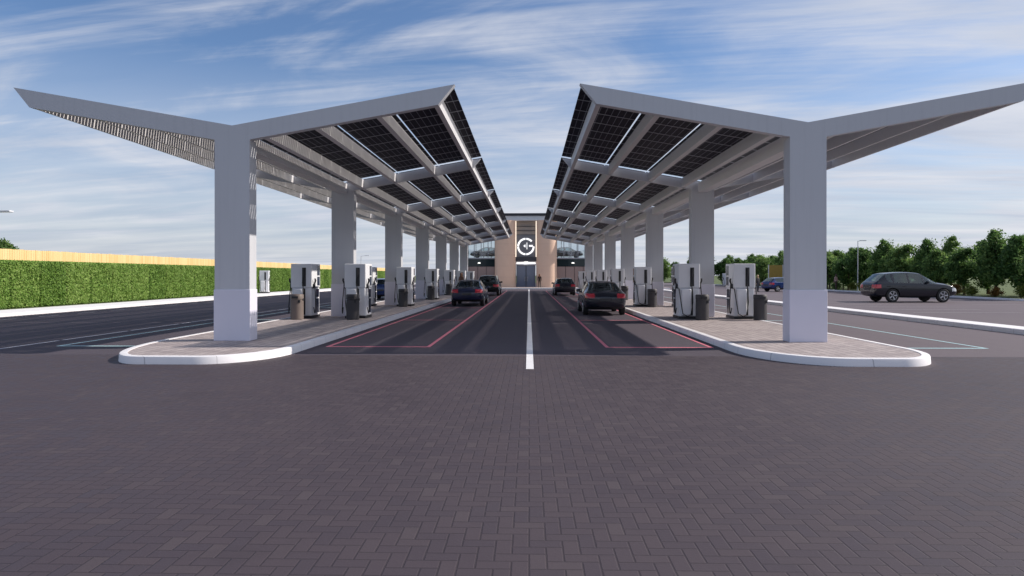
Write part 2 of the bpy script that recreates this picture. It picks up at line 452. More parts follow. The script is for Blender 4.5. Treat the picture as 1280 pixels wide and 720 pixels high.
marks('left_lane_line', [(-12.25, -12.15, 14.3+k*3.0, 14.3+k*3.0+2.85) for k in range(30)], m_line('lane_line_paint', (.62,.60,.64), .35))
marks('left_edge_dashes', [(-20.1, -20.0, 15+k*2.4, 16.2+k*2.4) for k in range(40)], M['oldline'])
marks('parking_lines', [(17.5, 22.3, 31+k*2.7, 31.08+k*2.7) for k in range(12)] + [(25.6, 31.5, 34+k*2.7, 34.08+k*2.7) for k in range(0, 14, 2)], M['oldline'])

# ------------------------------------------------------------------ kerbed islands
def island(name, xl, xr, y0, y1, cl, cr):
    def outline(o, R=None):
        pts = []
        for (sx, (rx, ry), x, y, a0) in ((1, cl, xl, y0, PI), (-1, cr, xr, y0, 1.5*PI), (-1, (1.3,1.3), xr, y1, 0), (1, (1.3,1.3), xl, y1, .5*PI)):
            cx_ = x + sx*rx; cy_ = y + (ry if y == y0 else -ry)
            for k in range(17):
                a = a0 + k*PI/32
                nx, ny = math.cos(a)/rx, math.sin(a)/ry; l = math.hypot(nx, ny)
                pts.append((cx_+rx*math.cos(a)-o*nx/l, cy_+ry*math.sin(a)-o*ny/l))
        return pts
    R = 0
    top = MB(); top.prism(outline(.16, R), 'z', -.05, .142)
    t = tag(top.build(name, M['islandpave']), kind='structure')
    b = MB()
    rings = [[(x,y,-.05) for x,y in outline(0,R)], [(x,y,.125) for x,y in outline(.012,R)], [(x,y,.146) for x,y in outline(.022,R)],
             [(x,y,.152) for x,y in outline(.045,R)], [(x,y,.152) for x,y in outline(.162,R)], [(x,y,.10) for x,y in outline(.163,R)]]
    n = len(rings[0])
    for rg in rings: b.v += rg
    for i in range(len(rings)-1):
        for k in range(n):
            b.f.append([i*n+k, i*n+(k+1)%n, (i+1)*n+(k+1)%n, (i+1)*n+k]); b.m.append(0)
    b.build('kerb', M['kerb'], t, smooth=True)
    return t
island('left_island_pavement', -8.85, -5.1, 12.63, YE+1.2, (1.4, 3.8), (1.3, 1.9))
island('right_island_pavement', 4.5, 8.1, 12.63, YE+1.2, (1.6, 2.4), (1.1, 1.9))

# ------------------------------------------------------------------ solar canopies
SL = .94/5.3; AP = 5.26; FH = .41
M['frame'] = paint('panel_frame', (.42,.43,.47), .5)
M['beam'] = paint('beam_steel', (.62,.61,.62), .5, var=.04, scale=.8)
CELL, SLIT, JOINT = .10, .028, .05
def canopy(xc, label, mirror):
    root = thing('solar_canopy', label, 'solar canopy', (xc, Y1, 0), 0, 'V-shaped solar canopies over the charging islands')
    zt = lambda x: AP + SL*abs(x)
    for k in range(NC):
        y = k*BAY
        c = MB()
        c.prism([(-.42,.14),(.42,.14),(.42,AP-FH+SL*.42),(0,AP-FH),(-.42,AP-FH+SL*.42)], 'y', y, y+.4)
        co = c.build('column', M['steel'], root)
        p = MB(); p.box(-.438, .438, y-.018, y+.418, .14, 1.36)
        p.build('plinth', M['plinth'], co, bevel=.012)
        f = MB(); d = 0 if k in (0, NC-1) else .085
        o = 5.3 if d == 0 else 5.3 - d*.39/.48
        f.prism([(-o, zt(o)-d),(0,AP-d),(o,zt(o)-d),(4.91,zt(4.91)-FH),(0,AP-FH),(-4.91,zt(4.91)-FH)], 'y', y-(0 if k == 0 else -.06), y+.2)
        f.build('rafter', M['steel'], root)
    for s in (-1, 1):
        for xo, wd, hh in ((.72,.13,.34),(1.95,.13,.34),(3.45,.13,.34),(4.86,.12,.36)):
            b = MB(); a, e = xo-wd/2, xo+wd/2
            b.prism([(s*a, zt(a)-.075),(s*e, zt(e)-.075),(s*e, zt(e)-hh-.045),(s*a, zt(a)-hh-.045)], 'y', .19, YE-Y1-.2)
            b.build('purlin', M['beam'], root)
    v = MB(); v.box(-.17, .17, .39, YE-Y1-.3, AP-.46, AP-.1)
    v.build('valley_beam', M['beam'], root)
    for k in range(NC-1):
        ya, yb = k*BAY+.23, (k+1)*BAY-.03
        for s in (-1, 1):
            for x0, x1 in ((.05,2.06),(2.11,3.60),(3.65,5.27)):
                b = MB(); za, zb = zt(x0)-.028, zt(x1)-.028
                q = ya; nq = 0
                while q < yb-.1:
                    e = min(q+CELL, yb)
                    b.prism([(s*x0,za),(s*x1,zb),(s*x1,zb-.017),(s*x0,za-.017)], 'y', q, e)
                    if nq % 8 == 7:
                        b.prism([(s*x0,za-.021),(s*x1,zb-.021),(s*x1,zb-.032),(s*x0,za-.032)], 'y', e-.022, e-.001, 1)
                    nq += 1; q = e + (SLIT if nq % 8 else JOINT)
                b.build('solar_panel', [M['pv'], M['frame']], root)
    return root
canopy(-7.05, 'left grey V-shaped canopy with dark solar panels, sunlit beams and long row of columns', 1)
canopy(6.50, 'right grey V-shaped canopy with dark solar panels and its beams in shade', 1)

# ------------------------------------------------------------------ chargers
def make_charger():
    r = thing('rapid_charger', 'x', 'charger')
    b = MB(); b.box(-.37,.37,-.5,.5,0,.09); b.build('base', M['black'], r)
    b = MB(); b.box(-.36,.36,-.47,.47,.09,1.10); low = b.build('lower_cabinet', M['white'], r, bevel=.03)
    b = MB(); b.box(-.385,.385,-.5,.48,1.10,1.97); up = b.build('upper_cabinet', M['offwhite'], r, bevel=.03)
    # rounded cable pod on the front
    b = MB(); b.box(-.29,.07,-.6,-.46,.13,1.08); b.build('cable_pod', M['white'], low, bevel=.055, segs=4)
    b = MB(); b.box(.075,.135,-.478,-.46,.13,1.08); b.build('cable_recess', M['black'], low)
    b = MB(); b.box(.03,.17,-.508,-.49,1.16,1.83); b.build('connector_bay', M['black'], up)
    # connector holstered in the bay
    b = MB(); b.tube([(.10,-.55,1.78),(.10,-.54,1.62),(.09,-.53,1.5)], [.03,.035,.022], 8); b.build('connector', M['black'], r, smooth=True)
    for s in (-1, 1):
        b = MB(); b.box(s*.40 - .045, s*.40 + .045, -.42, -.26, 1.08, 1.24); h = b.build('cable_holster', M['black'], r, bevel=.015)
        b = MB(); b.tube([(s*.42,-.33,1.22),(s*.47,-.36,1.36),(s*.46,-.38,1.44)], [.028,.034,.03], 8); b.build('connector', M['black'], h, smooth=True)
        pts = []
        for k in range(13):
            t = k/12; pts.append((s*(.44+.05*math.sin(PI*t)), -.34-.12*t, 1.2 - 1.02*math.sin(PI*min(1, t*.62+.0))*1.0 if t < .8 else 1.2-1.02*math.sin(PI*.8*.62)+ (t-.8)*1.1))
        b = MB(); b.tube(pts, .017, 6); b.build('cable', M['rubber'], r, smooth=True)
        b = MB(); b.box(s*.385-.004, s*.385+.004, .1, .4, 1.18, 1.5); b.box(s*.385-.004, s*.385+.004, .1, .4, 1.55, 1.9); b.build('vent_panel', M['screen'], up)
        b = MB(); b.box(s*.36-.004, s*.36+.004, .05, .4, .18, .7); b.box(s*.36-.004, s*.36+.004, .05, .4, .75, 1.05); b.build('vent_panel', M['screen'], low)
    b = MB(); b.tube([(.09,-.52,1.5),(.05,-.53,1.3),(.10,-.56,1.05),(.105,-.6,.6),(.02,-.66,.16),(-.1,-.66,.10),(-.26,-.64,.2),(-.33,-.6,.7),(-.36,-.5,1.08)], .017, 6); b.build('cable', M['rubber'], r, smooth=True)
    return r
def make_bin(mat, name='litter_bin'):
    r = thing(name, 'x', 'litter bin')
    b = MB(); b.lathe([(.20,0),(.225,.02),(.225,.70),(.215,.705)], 28); b.build('body', mat, r, smooth=True)
    b = MB(); b.lathe([(.218,.71),(.23,.715),(.23,.86),(.21,.885),(.0,.89)], 28); lid = b.build('lid', mat, r, smooth=True)
    b = MB(); b.box(-.11,.11,-.236,-.18,.745,.82); b.build('slot', M['black'], lid)
    b = MB(); b.box(.1,.17,-.215,-.15,.60,.69); b.box(.175,.236,-.06,.06,.66,.74); b.build('handle', M['black'], r)
    return r
CH0 = make_charger(); BIN0 = make_bin(M['bin']); BINB = make_bin(M['binbrown'])
used = {}
def place(proto, loc, label, group, rz=0, scale=None):
    if proto.name not in used:
        used[proto.name] = 1; proto.location = loc; proto.rotation_euler = (0,0,rz); o = proto
    else: o = dup(proto, loc, rz)
    o['label'] = label; o['group'] = group
    if scale: o.scale = (scale,)*3
    return o
ZI = .142
for side, xc, sgn in (('left', -7.05, 1), ('right', 6.5, -1)):
    for k in range(1, 7):
        yk = Y1+BAY*k
        inner = xc + sgn*.80; outer = xc - sgn*1.15
        place(CH0, (inner, yk-.75, ZI), f'white charger on the inner lane side of the {ORD[k]} column of the {side} canopy', 'white rapid chargers on the two islands')
        bx = inner + (-.18 if side == 'left' else .42) - (.0)
        place(BIN0, (inner + .0 + (.05 if side == 'left' else .33), yk-1.75, ZI), f'dark round bin before the inner charger at the {ORD[k]} column of the {side} canopy', 'litter bins in front of the chargers')
        if k <= 2:
            place(CH0, (outer, yk-.75, ZI), f'white charger on the outer road side of the {ORD[k]} column of the {side} canopy', 'white rapid chargers on the two islands')
            ob = outer + (.02 if side == 'left' else .38)
            place(BINB if (side == 'left' and k == 1) else BIN0, (ob, yk-1.75, ZI), ('brown' if side == 'left' and k == 1 else 'dark') + f' round bin before the outer charger at the {ORD[k]} column of the {side} canopy', 'litter bins in front of the chargers')
place(CH0, (-23.2, 58.5, .13), 'lone white charger on the pale pavement against the green hedge', 'chargers away from the islands', .25)
place(CH0, (30.2, 104, 0), 'left of two distant white chargers below the far trees', 'chargers away from the islands')
place(CH0, (31.5, 104, 0), 'right of two distant white chargers below the far trees', 'chargers away from the islands')

# ------------------------------------------------------------------ cars
def car(name, label, cat, tbl, paintm, wheel_y, wr, loc, rz, scale=1.0, group=None, tailz=(.74,.93), headz=(.58,.74), pill=()):
    """tbl rows: y, z_bottom, z_belt, z_top, half width, half roof width, tag   (tag: '' body, 'r' rear screen ends here, ...)"""
    root = thing(name, label, cat, loc, rz, group); root.scale = scale if isinstance(scale, tuple) else (scale,)*3
    me = D.meshes.new('car_cage'); bm = bmesh.new(); rows = []
    def sec(y, zb, zl, zt, w_, wt_):
        half = [(0,zb),(.80*w_,zb),(.95*w_,zb+.07),(1.0*w_,zb+.45*(zl-zb)),(.985*w_,zl-.04),(.955*w_,zl),(wt_,zt-.05),(.86*wt_,zt-.005),(0,zt+.015)]
        return [(x,y,z) for x,z in half] + [(-x,y,z) for x,z in reversed(half[1:-1])]
    for t in tbl: rows.append([bm.verts.new(p) for p in sec(*t[:6])])
    n = len(rows[0])
    kindf = {}
    for i in range(len(rows)-1):
        for k in range(n):
            f = bm.faces.new([rows[i][k], rows[i][(k+1)%n], rows[i+1][(k+1)%n], rows[i+1][k]])
            tg = tbl[i][6]
            kk = k if k < 8 else n-1-k     # mirror index
            mi = 0
            if kk == 5 and 's' in tg: mi = 1
            if kk in (6,7) and 'r' in tg: mi = 2
            if kk in (6,7) and 'f' in tg: mi = 3
            f.material_index = mi; f.smooth = True
    bm.faces.new(list(reversed(rows[0]))); bm.faces.new(rows[-1])
    bmesh.ops.recalc_face_normals(bm, faces=bm.faces)
    # crisp belt line and glass edges
    cl = bm.edges.layers.float.new('crease_edge')
    for e in bm.edges:
        if len(e.link_faces) == 2 and e.link_faces[0].material_index != e.link_faces[1].material_index: e[cl] = .75
    bm.to_mesh(me); bm.free()
    o = D.objects.new('car_cage', me); COL.objects.link(o)
    for m_ in range(8): me.materials.append(paintm)
    sb = o.modifiers.new('s', 'SUBSURF'); sb.levels = 3; sb.render_levels = 3
    cb = MB(); wmax = max(t[4] for t in tbl)
    for yw in wheel_y:
        for s in (-1, 1): cb.lathe([(wr*1.13, s*(wmax-.27)), (wr*1.13, s*(wmax+.25))], 28, (0, yw, wr*1.0), 'x', 4)
    cut = cb.build('cut', [M['black']]*8)
    cut.data.polygons.foreach_set('material_index', [4]*len(cut.data.polygons))
    bo = o.modifiers.new('b', 'BOOLEAN'); bo.operation = 'DIFFERENCE'; bo.object = cut; bo.solver = 'EXACT'
    dg = bpy.context.evaluated_depsgraph_get(); dg.update()
    ev = D.meshes.new_from_object(o.evaluated_get(dg), depsgraph=dg)
    D.objects.remove(o); D.objects.remove(cut)
    y0, y1 = tbl[0][0], tbl[-1][0]
    groups = {}
    for p in ev.polygons:
        c = p.center; mi = p.material_index; key = ('body', 0)
        if mi == 4: key = ('wheel_arch', 0)
        elif mi == 1:
            key = ('side_window', 1 if c.x > 0 else -1)
            for (pa, pb) in pill:
                if pa < c.y < pb: key = ('body', 0)
        elif mi == 2: key = ('rear_window', 0)
        elif mi == 3: key = ('windscreen', 0)
        elif c.y < y0+.34 and tailz[0] < c.z < tailz[1] and abs(c.x) > .47: key = ('tail_light', 1 if c.x > 0 else -1)
        elif c.y > y1-.42 and headz[0] < c.z < headz[1] and abs(c.x) > .42: key = ('headlight', 1 if c.x > 0 else -1)
        elif c.z < .37: key = ('lower_trim', 0)
        groups.setdefault(key, []).append(p.index)
    mats = {'body': paintm, 'wheel_arch': M['black'], 'side_window': M['carglass'], 'rear_window': M['carglass'], 'windscreen': M['carglass'], 'tail_light': M['tail'], 'headlight': M['head'], 'lower_trim': M['black']}
    for key, idx in groups.items():
        vm = {}; vs = []; fs = []
        for i in idx:
            fc = []
            for v in ev.polygons[i].vertices:
                if v not in vm: vm[v] = len(vs); vs.append(tuple(ev.vertices[v].co))
                fc.append(vm[v])
            fs.append(fc)
        m2 = D.meshes.new(key[0]); m2.from_pydata(vs, [], fs); m2.materials.append(mats[key[0]])
        for p in m2.polygons: p.use_smooth = True
        m2.set_sharp_from_angle(angle=math.radians(38))
        ob = D.objects.new(key[0], m2); COL.objects.link(ob); ob.parent = root
    D.meshes.remove(ev)
    for yw in wheel_y:
        for s in (-1, 1):
            wx = s*(wmax-.125)
            b = MB(); b.lathe([(wr*.62,-.10),(wr*.9,-.11),(wr*.985,-.085),(wr,-.03),(wr,.03),(wr*.985,.085),(wr*.9,.11),(wr*.62,.10)], 30, (wx, yw, wr), 'x')
            ty = b.build('wheel', M['rubber'], root, smooth=True)
            b = MB(); b.lathe([(wr*.63, -.02),(wr*.63,.02)], 30, (wx+s*.055, yw, wr), 'x', 1)
            for q in range(5):
                a = 2*PI*q/5
                pa = Vector((wx+s*.09, yw+math.cos(a)*wr*.1, wr+math.sin(a)*wr*.1)); pb = Vector((wx+s*.098, yw+math.cos(a)*wr*.62, wr+math.sin(a)*wr*.62))
                b.tube([pa, pb], [.035,.045], 6, 0)
            ring = []
            for q in range(31): ring.append((wx+s*.095, yw+math.cos(2*PI*q/30)*wr*.63, wr+math.sin(2*PI*q/30)*wr*.63))
            b.tube(ring, .018, 6, 0)
            b.build('rim', [M['alloy'], M['black']], ty, smooth=True)
    zl = tbl[len(tbl)//2][2]; ztop = max(t[3] for t in tbl)
    b = MB(); b.box(-wmax*.86, wmax*.86, wheel_y[0]+.2, wheel_y[1]-.3, zl-.42, zl-.36); b.build('cabin_floor', M['seat'], root)
    for sx, sy in ((-.37,-.05),(.37,-.05)):
        b = MB(); b.prism([(sy,zl-.36),(sy+.5,zl-.36),(sy+.52,zl-.24),(sy+.05,zl-.22),(sy-.16,zl+.2),(sy-.26,zl+.18),(sy-.1,zl-.3)], 'x', sx-.23, sx+.23)
        b.box(sx-.13, sx+.13, sy-.30, sy-.2, zl+.2, min(zl+.38, ztop-.08)); b.build('seat', M['seat'], root, bevel=.025)
    b = MB(); b.box(-.62, .62, wheel_y[0]+.35, wheel_y[0]+.5, zl-.35, zl+.1); b.box(-.48,-.24,wheel_y[0]+.35,wheel_y[0]+.45,zl+.1,zl+.24); b.box(.24,.48,wheel_y[0]+.35,wheel_y[0]+.45,zl+.1,zl+.24)
    b.build('rear_bench', M['seat'], root, bevel=.025)
    ym = [t for t in tbl if 'f' in t[6]][-1][0]
    for s in (-1, 1):
        b = MB(); b.box(s*(wmax+.02)-.1, s*(wmax+.02)+.1, ym+.2, ym+.32, zl-.02, zl+.12); b.build('door_mirror', paintm, root, bevel=.04, segs=3)
        b = MB()
        for yy in pill[:2]: b.box(s*(wmax+.0)-.012, s*(wmax+.0)+.012, yy[0]-.32, yy[0]-.12, zl-.17, zl-.14)
        b.build('door_handle', paintm, root, bevel=.008)
    b = MB(); b.box(-.26,.26,y0-.012,y0+.1,.62,.73); b.build('number_plate', M['plate'], root)
    return root

SEDAN = [(-2.28,.46,.74,.78,.66,.56,''),(-2.22,.33,.88,.93,.82,.68,''),(-2.02,.27,.94,1.01,.88,.72,''),(-1.62,.24,.95,1.05,.90,.72,'r'),
         (-.98,.21,.955,1.36,.91,.60,'s'),(-.45,.20,.955,1.43,.91,.60,'s'),(.2,.20,.95,1.43,.91,.60,'s'),(.5,.20,.945,1.37,.91,.61,'sf'),
         (1.22,.21,.92,.99,.90,.70,''),(1.75,.24,.86,.92,.88,.68,''),(2.14,.29,.72,.79,.82,.62,''),(2.26,.40,.56,.62,.68,.52,'')]
SUVT = [(-2.32,.50,.80,.84,.74,.62,''),(-2.27,.38,.98,1.06,.86,.70,''),(-2.16,.33,1.06,1.16,.92,.74,'r'),(-1.86,.30,1.08,1.62,.93,.66,'s'),
        (-1.3,.28,1.07,1.69,.94,.66,'s'),(-.3,.27,1.06,1.71,.94,.66,'s'),(.35,.27,1.05,1.66,.94,.66,'sf'),(1.12,.27,1.02,1.13,.93,.74,''),
        (1.7,.29,.98,1.05,.91,.72,''),(2.12,.33,.86,.94,.86,.66,''),(2.28,.42,.62,.70,.74,.58,'')]
ESTATE = [(-2.40,.48,.76,.80,.72,.60,''),(-2.35,.36,.93,1.02,.85,.68,''),(-2.22,.30,1.01,1.10,.91,.73,'r'),(-1.72,.27,1.02,1.50,.93,.63,'s'),
        (-1.2,.25,1.015,1.57,.94,.63,'s'),(-.3,.24,1.0,1.59,.94,.63,'s'),(.25,.24,.99,1.53,.94,.63,'sf'),(1.15,.25,.965,1.05,.93,.73,''),
        (1.75,.28,.92,.98,.91,.70,''),(2.2,.33,.80,.87,.85,.65,''),(2.38,.42,.60,.67,.72,.56,'')]
HATCH = [(-2.02,.46,.76,.80,.68,.58,''),(-1.97,.35,.92,.98,.83,.68,''),(-1.88,.29,.98,1.06,.88,.70,'r'),(-1.45,.25,.98,1.40,.89,.62,'s'),
         (-.9,.23,.975,1.47,.89,.61,'s'),(-.1,.22,.965,1.48,.89,.61,'s'),(.35,.22,.96,1.43,.89,.61,'sf'),(1.1,.23,.93,1.01,.88,.68,''),
         (1.6,.26,.86,.92,.86,.66,''),(1.95,.32,.70,.77,.78,.58,''),(2.04,.42,.56,.62,.66,.5,'')]
def cp(name, c, rough=.28): return paint(name, tuple(x*.7 for x in c), .22, metal=.15, var=.02, coat=.55, spec=.5)
PSED = ((-.2,-.1),(-.86,-.80))
bigp = cp('big_estate_paint', (.007,.010,.024), .2)
navy = cp('navy_paint', (.028,.038,.10)); blk = cp('black_paint', (.016,.020,.038)); grn = cp('dark_green_paint', (.014,.022,.024)); char = cp('charcoal_paint', (.02,.024,.042)); blue = cp('blue_paint', (.015,.05,.22)); gry = cp('showroom_paint', (.02,.025,.035))
car('saloon_car', 'navy saloon car seen from behind in the red bay by the left island', 'car', SEDAN, navy, (-1.36,1.38), .31, (-3.35, 38.6, 0), -.01, pill=PSED)
car('saloon_car', 'black saloon car seen from behind in the red bay by the right island', 'car', SEDAN, blk, (-1.36,1.38), .31, (3.22, 30.4, 0), .0, pill=PSED)
car('estate_car', 'tall dark green estate car ahead of the navy saloon by the left island', 'car', SUVT, grn, (-1.4,1.42), .35, (-3.35, 57.5, 0), -.02, pill=((-.5,-.38),(-1.5,-1.4)))
car('hatchback_car', 'charcoal hatchback ahead of the black saloon by the right island', 'car', HATCH, char, (-1.25,1.25), .31, (3.0, 58.0, 0), .02, pill=((-.25,-.16),))
car('large_estate_car', 'large black estate car parked side on before the tree row on the right', 'car', ESTATE, bigp, (-1.42,1.45), .36, (24.15, 43.4, 0), -PI/2+.03, scale=(1.12, 1.1, 1.2), pill=((-.55,-.44),(-1.42,-1.30),(.28,.36)))
car('hatchback_car', 'bright blue hatchback parked on the right before the mustard screen', 'car', HATCH, blue, (-1.25,1.25), .31, (26.3, 70.5, 0), -PI/2+.35, pill=((-.25,-.16),))
car('hatchback_car', 'blue hatchback half hidden behind the left island columns', 'car', HATCH, blue, (-1.25,1.25), .31, (-10.15, 47.5, 0), 0, pill=((-.25,-.16),))
car('display_car', 'dark car on show behind the upstairs glass left of the entrance', 'car', SEDAN, gry, (-1.36,1.38), .31, (-5.6, 90.4, 4.02), PI/2, pill=PSED)
car('display_car', 'dark car on show behind the upstairs glass right of the entrance', 'car', SEDAN, gry, (-1.36,1.38), .31, (5.0, 90.4, 4.02), -PI/2, pill=PSED)

# ------------------------------------------------------------------ building
bl = thing('charging_station_building', 'two storey glazed building with two cream drum walls and a lit round letter sign', 'building', (0, 88, 0))
def part(name, mat, fn, parent=bl, **kw):
    b = MB(); fn(b); return b.build(name, mat, parent, **kw)
XL, XR, EL, ER = -4.45, 3.67, -1.73, 1.0
def drum(x0, x1):
    def fn(b):
        n = 24; cx_ = (x0+x1)/2; rx = (x1-x0)/2
        pts = [(cx_-rx*math.cos(PI*k/n), -.95*math.sin(PI*k/n)) for k in range(n+1)]
        pts += [(x1, 3.0), (x0, 3.0)]
        b.prism(pts, 'z', .15, 8.85)
    return fn
part('drum_wall', M['cream'], drum(XL, EL), smooth=True)
part('drum_wall', M['cream'], drum(ER, XR), smooth=True)
rf = part('roof', M['roofblack'], lambda b: b.box(-4.9, 4.1, -.5, 10, 9.46, 9.78), bevel=.02)
part('roof_fascia', M['fascia'], lambda b: b.box(-4.5, 3.75, -.35, 9.5, 8.85, 9.455))
# entrance bay
part('sign_panel', M['signgrey'], lambda b: b.box(EL, ER, .45, .7, 4.12, 7.0))
part('lintel', M['mullion'], lambda b: b.box(EL, ER, .25, .7, 3.55, 4.115))
uw = part('upper_window', M['blind'], lambda b: (b.box(EL, ER, .62, .7, 7.05, 7.55), b.box(EL, ER, .62, .7, 7.62, 8.1), b.box(EL, ER, .62, .7, 8.16, 8.84)))
part('window_frame', M['mullion'], lambda b: (b.box(EL, ER, .5, .62, 7.0, 7.06), b.box(EL, ER, .5, .62, 7.55, 7.62), b.box(EL, ER, .5, .62, 8.1, 8.16)), uw)
for xa, xb in ((EL+.16, (EL+ER)/2-.04), ((EL+ER)/2+.04, ER-.16)):
    d = part('door', M['doorglass'], lambda b: b.box(xa, xb, .55, .6, .16, 2.95))
    part('door_frame', M['mullion'], lambda b: (b.box(xa-.07, xa, .5, .62, .152, 3.03), b.box(xb, xb+.04, .5, .62, .152, 3.03), b.box(xa, xb, .5, .62, 2.95, 3.03)), d)
    part('door_handle', M['alloy'], lambda b: b.box((xb-.12) if xa < -.5 else (xa+.08), (xb-.08) if xa < -.5 else (xa+.12), .46, .5, .9, 1.5), d)
part('transom', M['fascia'], lambda b: b.box(EL, ER, .5, .7, 3.03, 3.55))
part('entrance_light', M['glow'], lambda b: (b.box(EL+.12, ER-.12, .42, .5, 3.22, 3.36), b.box(-.6, -.12, .40, .5, 3.22, 3.47)))
part('wall_light', M['warmglow'], lambda b: b.box(EL+.003, EL+.08, .02, .12, 4.1, 8.8))
part('wall_light', M['warmglow'], lambda b: b.box(ER-.08, ER-.003, .02, .12, 4.1, 8.8))
# round letter sign
def logo(b):
    cx_, cz, R, r = (EL+ER)/2-.02, 5.47, 1.13, .90
    segs = [(42, 87), (93, 178), (182, 267), (273, 360)]
    for a0, a1 in segs:
        n = max(6, int((a1-a0)/4)); pts = []
        for k in range(n+1):
            a = math.radians(a0+(a1-a0)*k/n); pts.append((cx_+R*math.cos(a), cz+R*math.sin(a)))
        for k in range(n, -1, -1):
            a = math.radians(a0+(a1-a0)*k/n); pts.append((cx_+r*math.cos(a), cz+r*math.sin(a)))
        for k in range(n):
            q = [pts[k], pts[k+1], pts[2*n-k], pts[2*n+1-k]]
            b.prism(q, 'y', .36, .45)
    b.box(cx_+.42, cx_+.903, .361, .449, cz-.02, cz+.2)
    b.prism([(cx_-.34, cz+.08),(cx_-.06, cz+.3),(cx_-.06, cz-.14)], 'y', .37, .45)
    b.box(cx_+.10, cx_+.18, .37, .45, cz-.36, cz+.52)
part('round_letter_sign', M['signlit'], logo)
# wings
for s, x0, x1 in ((-1, -9.0, XL), (1, XR, 8.3)):
    part('ground_floor_wall', M['pinkpanel'], lambda b: [b.box(x0+(x1-x0)*k/4+.03, x0+(x1-x0)*(k+1)/4-.03, .3, .5, .15, 2.82) for k in range(4)])
    part('spandrel_glass', M['dark_glass'], lambda b: b.box(x0, x1, .35, .5, 2.85, 3.82))
    part('floor_slab', M['slabgrey'], lambda b: b.box(x0, x1, .25, 12, 3.83, 4.0))
    part('roof_slab', M['slabgrey'], lambda b: b.box(x0-.3, x1+.3 if s > 0 else x1, -.2, 12, 6.9, 7.2))
    part('inner_wall', M['mullion'], lambda b: b.box(x0, x1, .6, .8, .15, 3.8))
    wdw = part('showroom_window', M['glass'], lambda b: b.box(x0, x1, .32, .34, 4.0, 6.9))
    part('mullion', M['slabgrey'], lambda b: [b.box(x0+(x1-x0)*k/5-.04, x0+(x1-x0)*k/5+.04, .24, .40, 4.0, 6.9) for k in range(6)], wdw)
    part('rear_mullion', M['mullion'], lambda b: [b.box(x0+(x1-x0)*k/4-.05, x0+(x1-x0)*k/4+.05, 11.9, 12.0, 4.0, 6.9) for k in range(5)])
    part('ceiling_lamp', M['glow'], lambda b: b.lathe([(.16,3.24),(.22,3.30),(.05,3.4)], 14, ((x0+x1)/2 + s*(-.2), .2, 0)))

# ------------------------------------------------------------------ leaves and trees
def leaf_mesh(name, pts, size, mat, flat=None, tilt=1.0):
    n = len(pts); P = np.asarray(pts, dtype=float)
    nrm = np.random.normal(size=(n,3)) * tilt
    if flat is not None: nrm += np.asarray(flat)
    nrm /= np.linalg.norm(nrm, axis=1)[:,None]
    t = np.random.normal(size=(n,3)); t -= (t*nrm).sum(1)[:,None]*nrm; t /= np.linalg.norm(t, axis=1)[:,None]
    bt = np.cross(nrm, t)
    sz = (size*np.random.uniform(.6, 1.35, n))[:,None]
    V = np.empty((n,4,3)); V[:,0] = P - t*sz; V[:,1] = P - bt*sz*.5 + t*sz*.1; V[:,2] = P + t*sz; V[:,3] = P + bt*sz*.5 + t*sz*.1
    me = D.meshes.new(name); me.vertices.add(4*n); me.vertices.foreach_set('co', V.reshape(-1))
    me.loops.add(4*n); me.loops.foreach_set('vertex_index', np.arange(4*n, dtype=np.int32))
    me.polygons.add(n); me.polygons.foreach_set('loop_start', np.arange(0, 4*n, 4, dtype=np.int32)); me.polygons.foreach_set('loop_total', np.full(n, 4, dtype=np.int32))
    me.materials.append(mat); me.update(calc_edges=True); return me
def blob_points(n_blobs, hz0, hz1, rad, per, seed, br=(.25,.6)):
    rs = np.random.RandomState(seed); pts = []; cs = []
    for i in range(n_blobs):
        while True:
            u = rs.uniform(-1, 1, 3)
            if np.linalg.norm(u) < 1: break
        z = (u[2]+1)/2; taper = (1 - .55*max(0, z-.45)/.55) * (.75+.25*min(1, z/.25))
        c = np.array([u[0]*rad*taper*.85, u[1]*rad*taper*.85, hz0+(hz1-hz0)*z]); cs.append(c)
        r = rs.uniform(*br)
        d = rs.normal(size=(per,3)); d /= np.linalg.norm(d, axis=1)[:,None]
        pts.append(c + d*(r*np.abs(rs.normal(.72,.36,per)))[:,None]*np.array([1,1,.85]))
    return np.concatenate(pts), cs
def tree_proto(seed, h, rad, nb, per, lsize, trunk_r=.09):
    t = thing('leafy_tree', 'x', 'tree')
    pts, cs = blob_points(nb, h*.16, h*.93, rad, per, seed)
    cr = D.objects.new('crown', leaf_mesh('crown', pts, lsize, M['leaf'])); COL.objects.link(cr); cr.parent = t
    b = MB(); rs = random.Random(seed)
    b.tube([(0,0,-.05),(.03,.02,h*.2),(-.04,.03,h*.45),(.02,0,h*.75)], [trunk_r*1.4, trunk_r, trunk_r*.75, trunk_r*.3], 9)
    for c in cs[:16]:
        z0 = min(h*.62, max(h*.18, c[2]-rad*.6)); b.tube([(0,0,z0),(c[0]*.5,c[1]*.5,(z0+c[2])/2+.05),tuple(c)], [trunk_r*.5, trunk_r*.3, trunk_r*.12], 6)
    b.build('trunk', M['bark'], t, smooth=True)
    return t
TP = [tree_proto(11, 4.7, 1.5, 52, 170, .115), tree_proto(23, 4.4, 1.7, 58, 165, .115), tree_proto(37, 5.0, 1.4, 50, 170, .115)]
TR = random.Random(5)
tree_n = 0
row = []
y = 47.0
while y < 128: row.append(y); y += TR.uniform(2.1, 3.0)
place_tree_label = lambda i: f'{ORD[i]} small leafy tree from the right in the front row beyond the far kerb'
for i, y in enumerate(row[:26]):
    p = TP[i % 3]; x = 35.3 + TR.uniform(-.5, .9) - max(0, y-90)*.03
    place(p, (x, y, .08), place_tree_label(i), 'row of small trees on the right verge', TR.uniform(0, 6), TR.uniform(.86, 1.1))
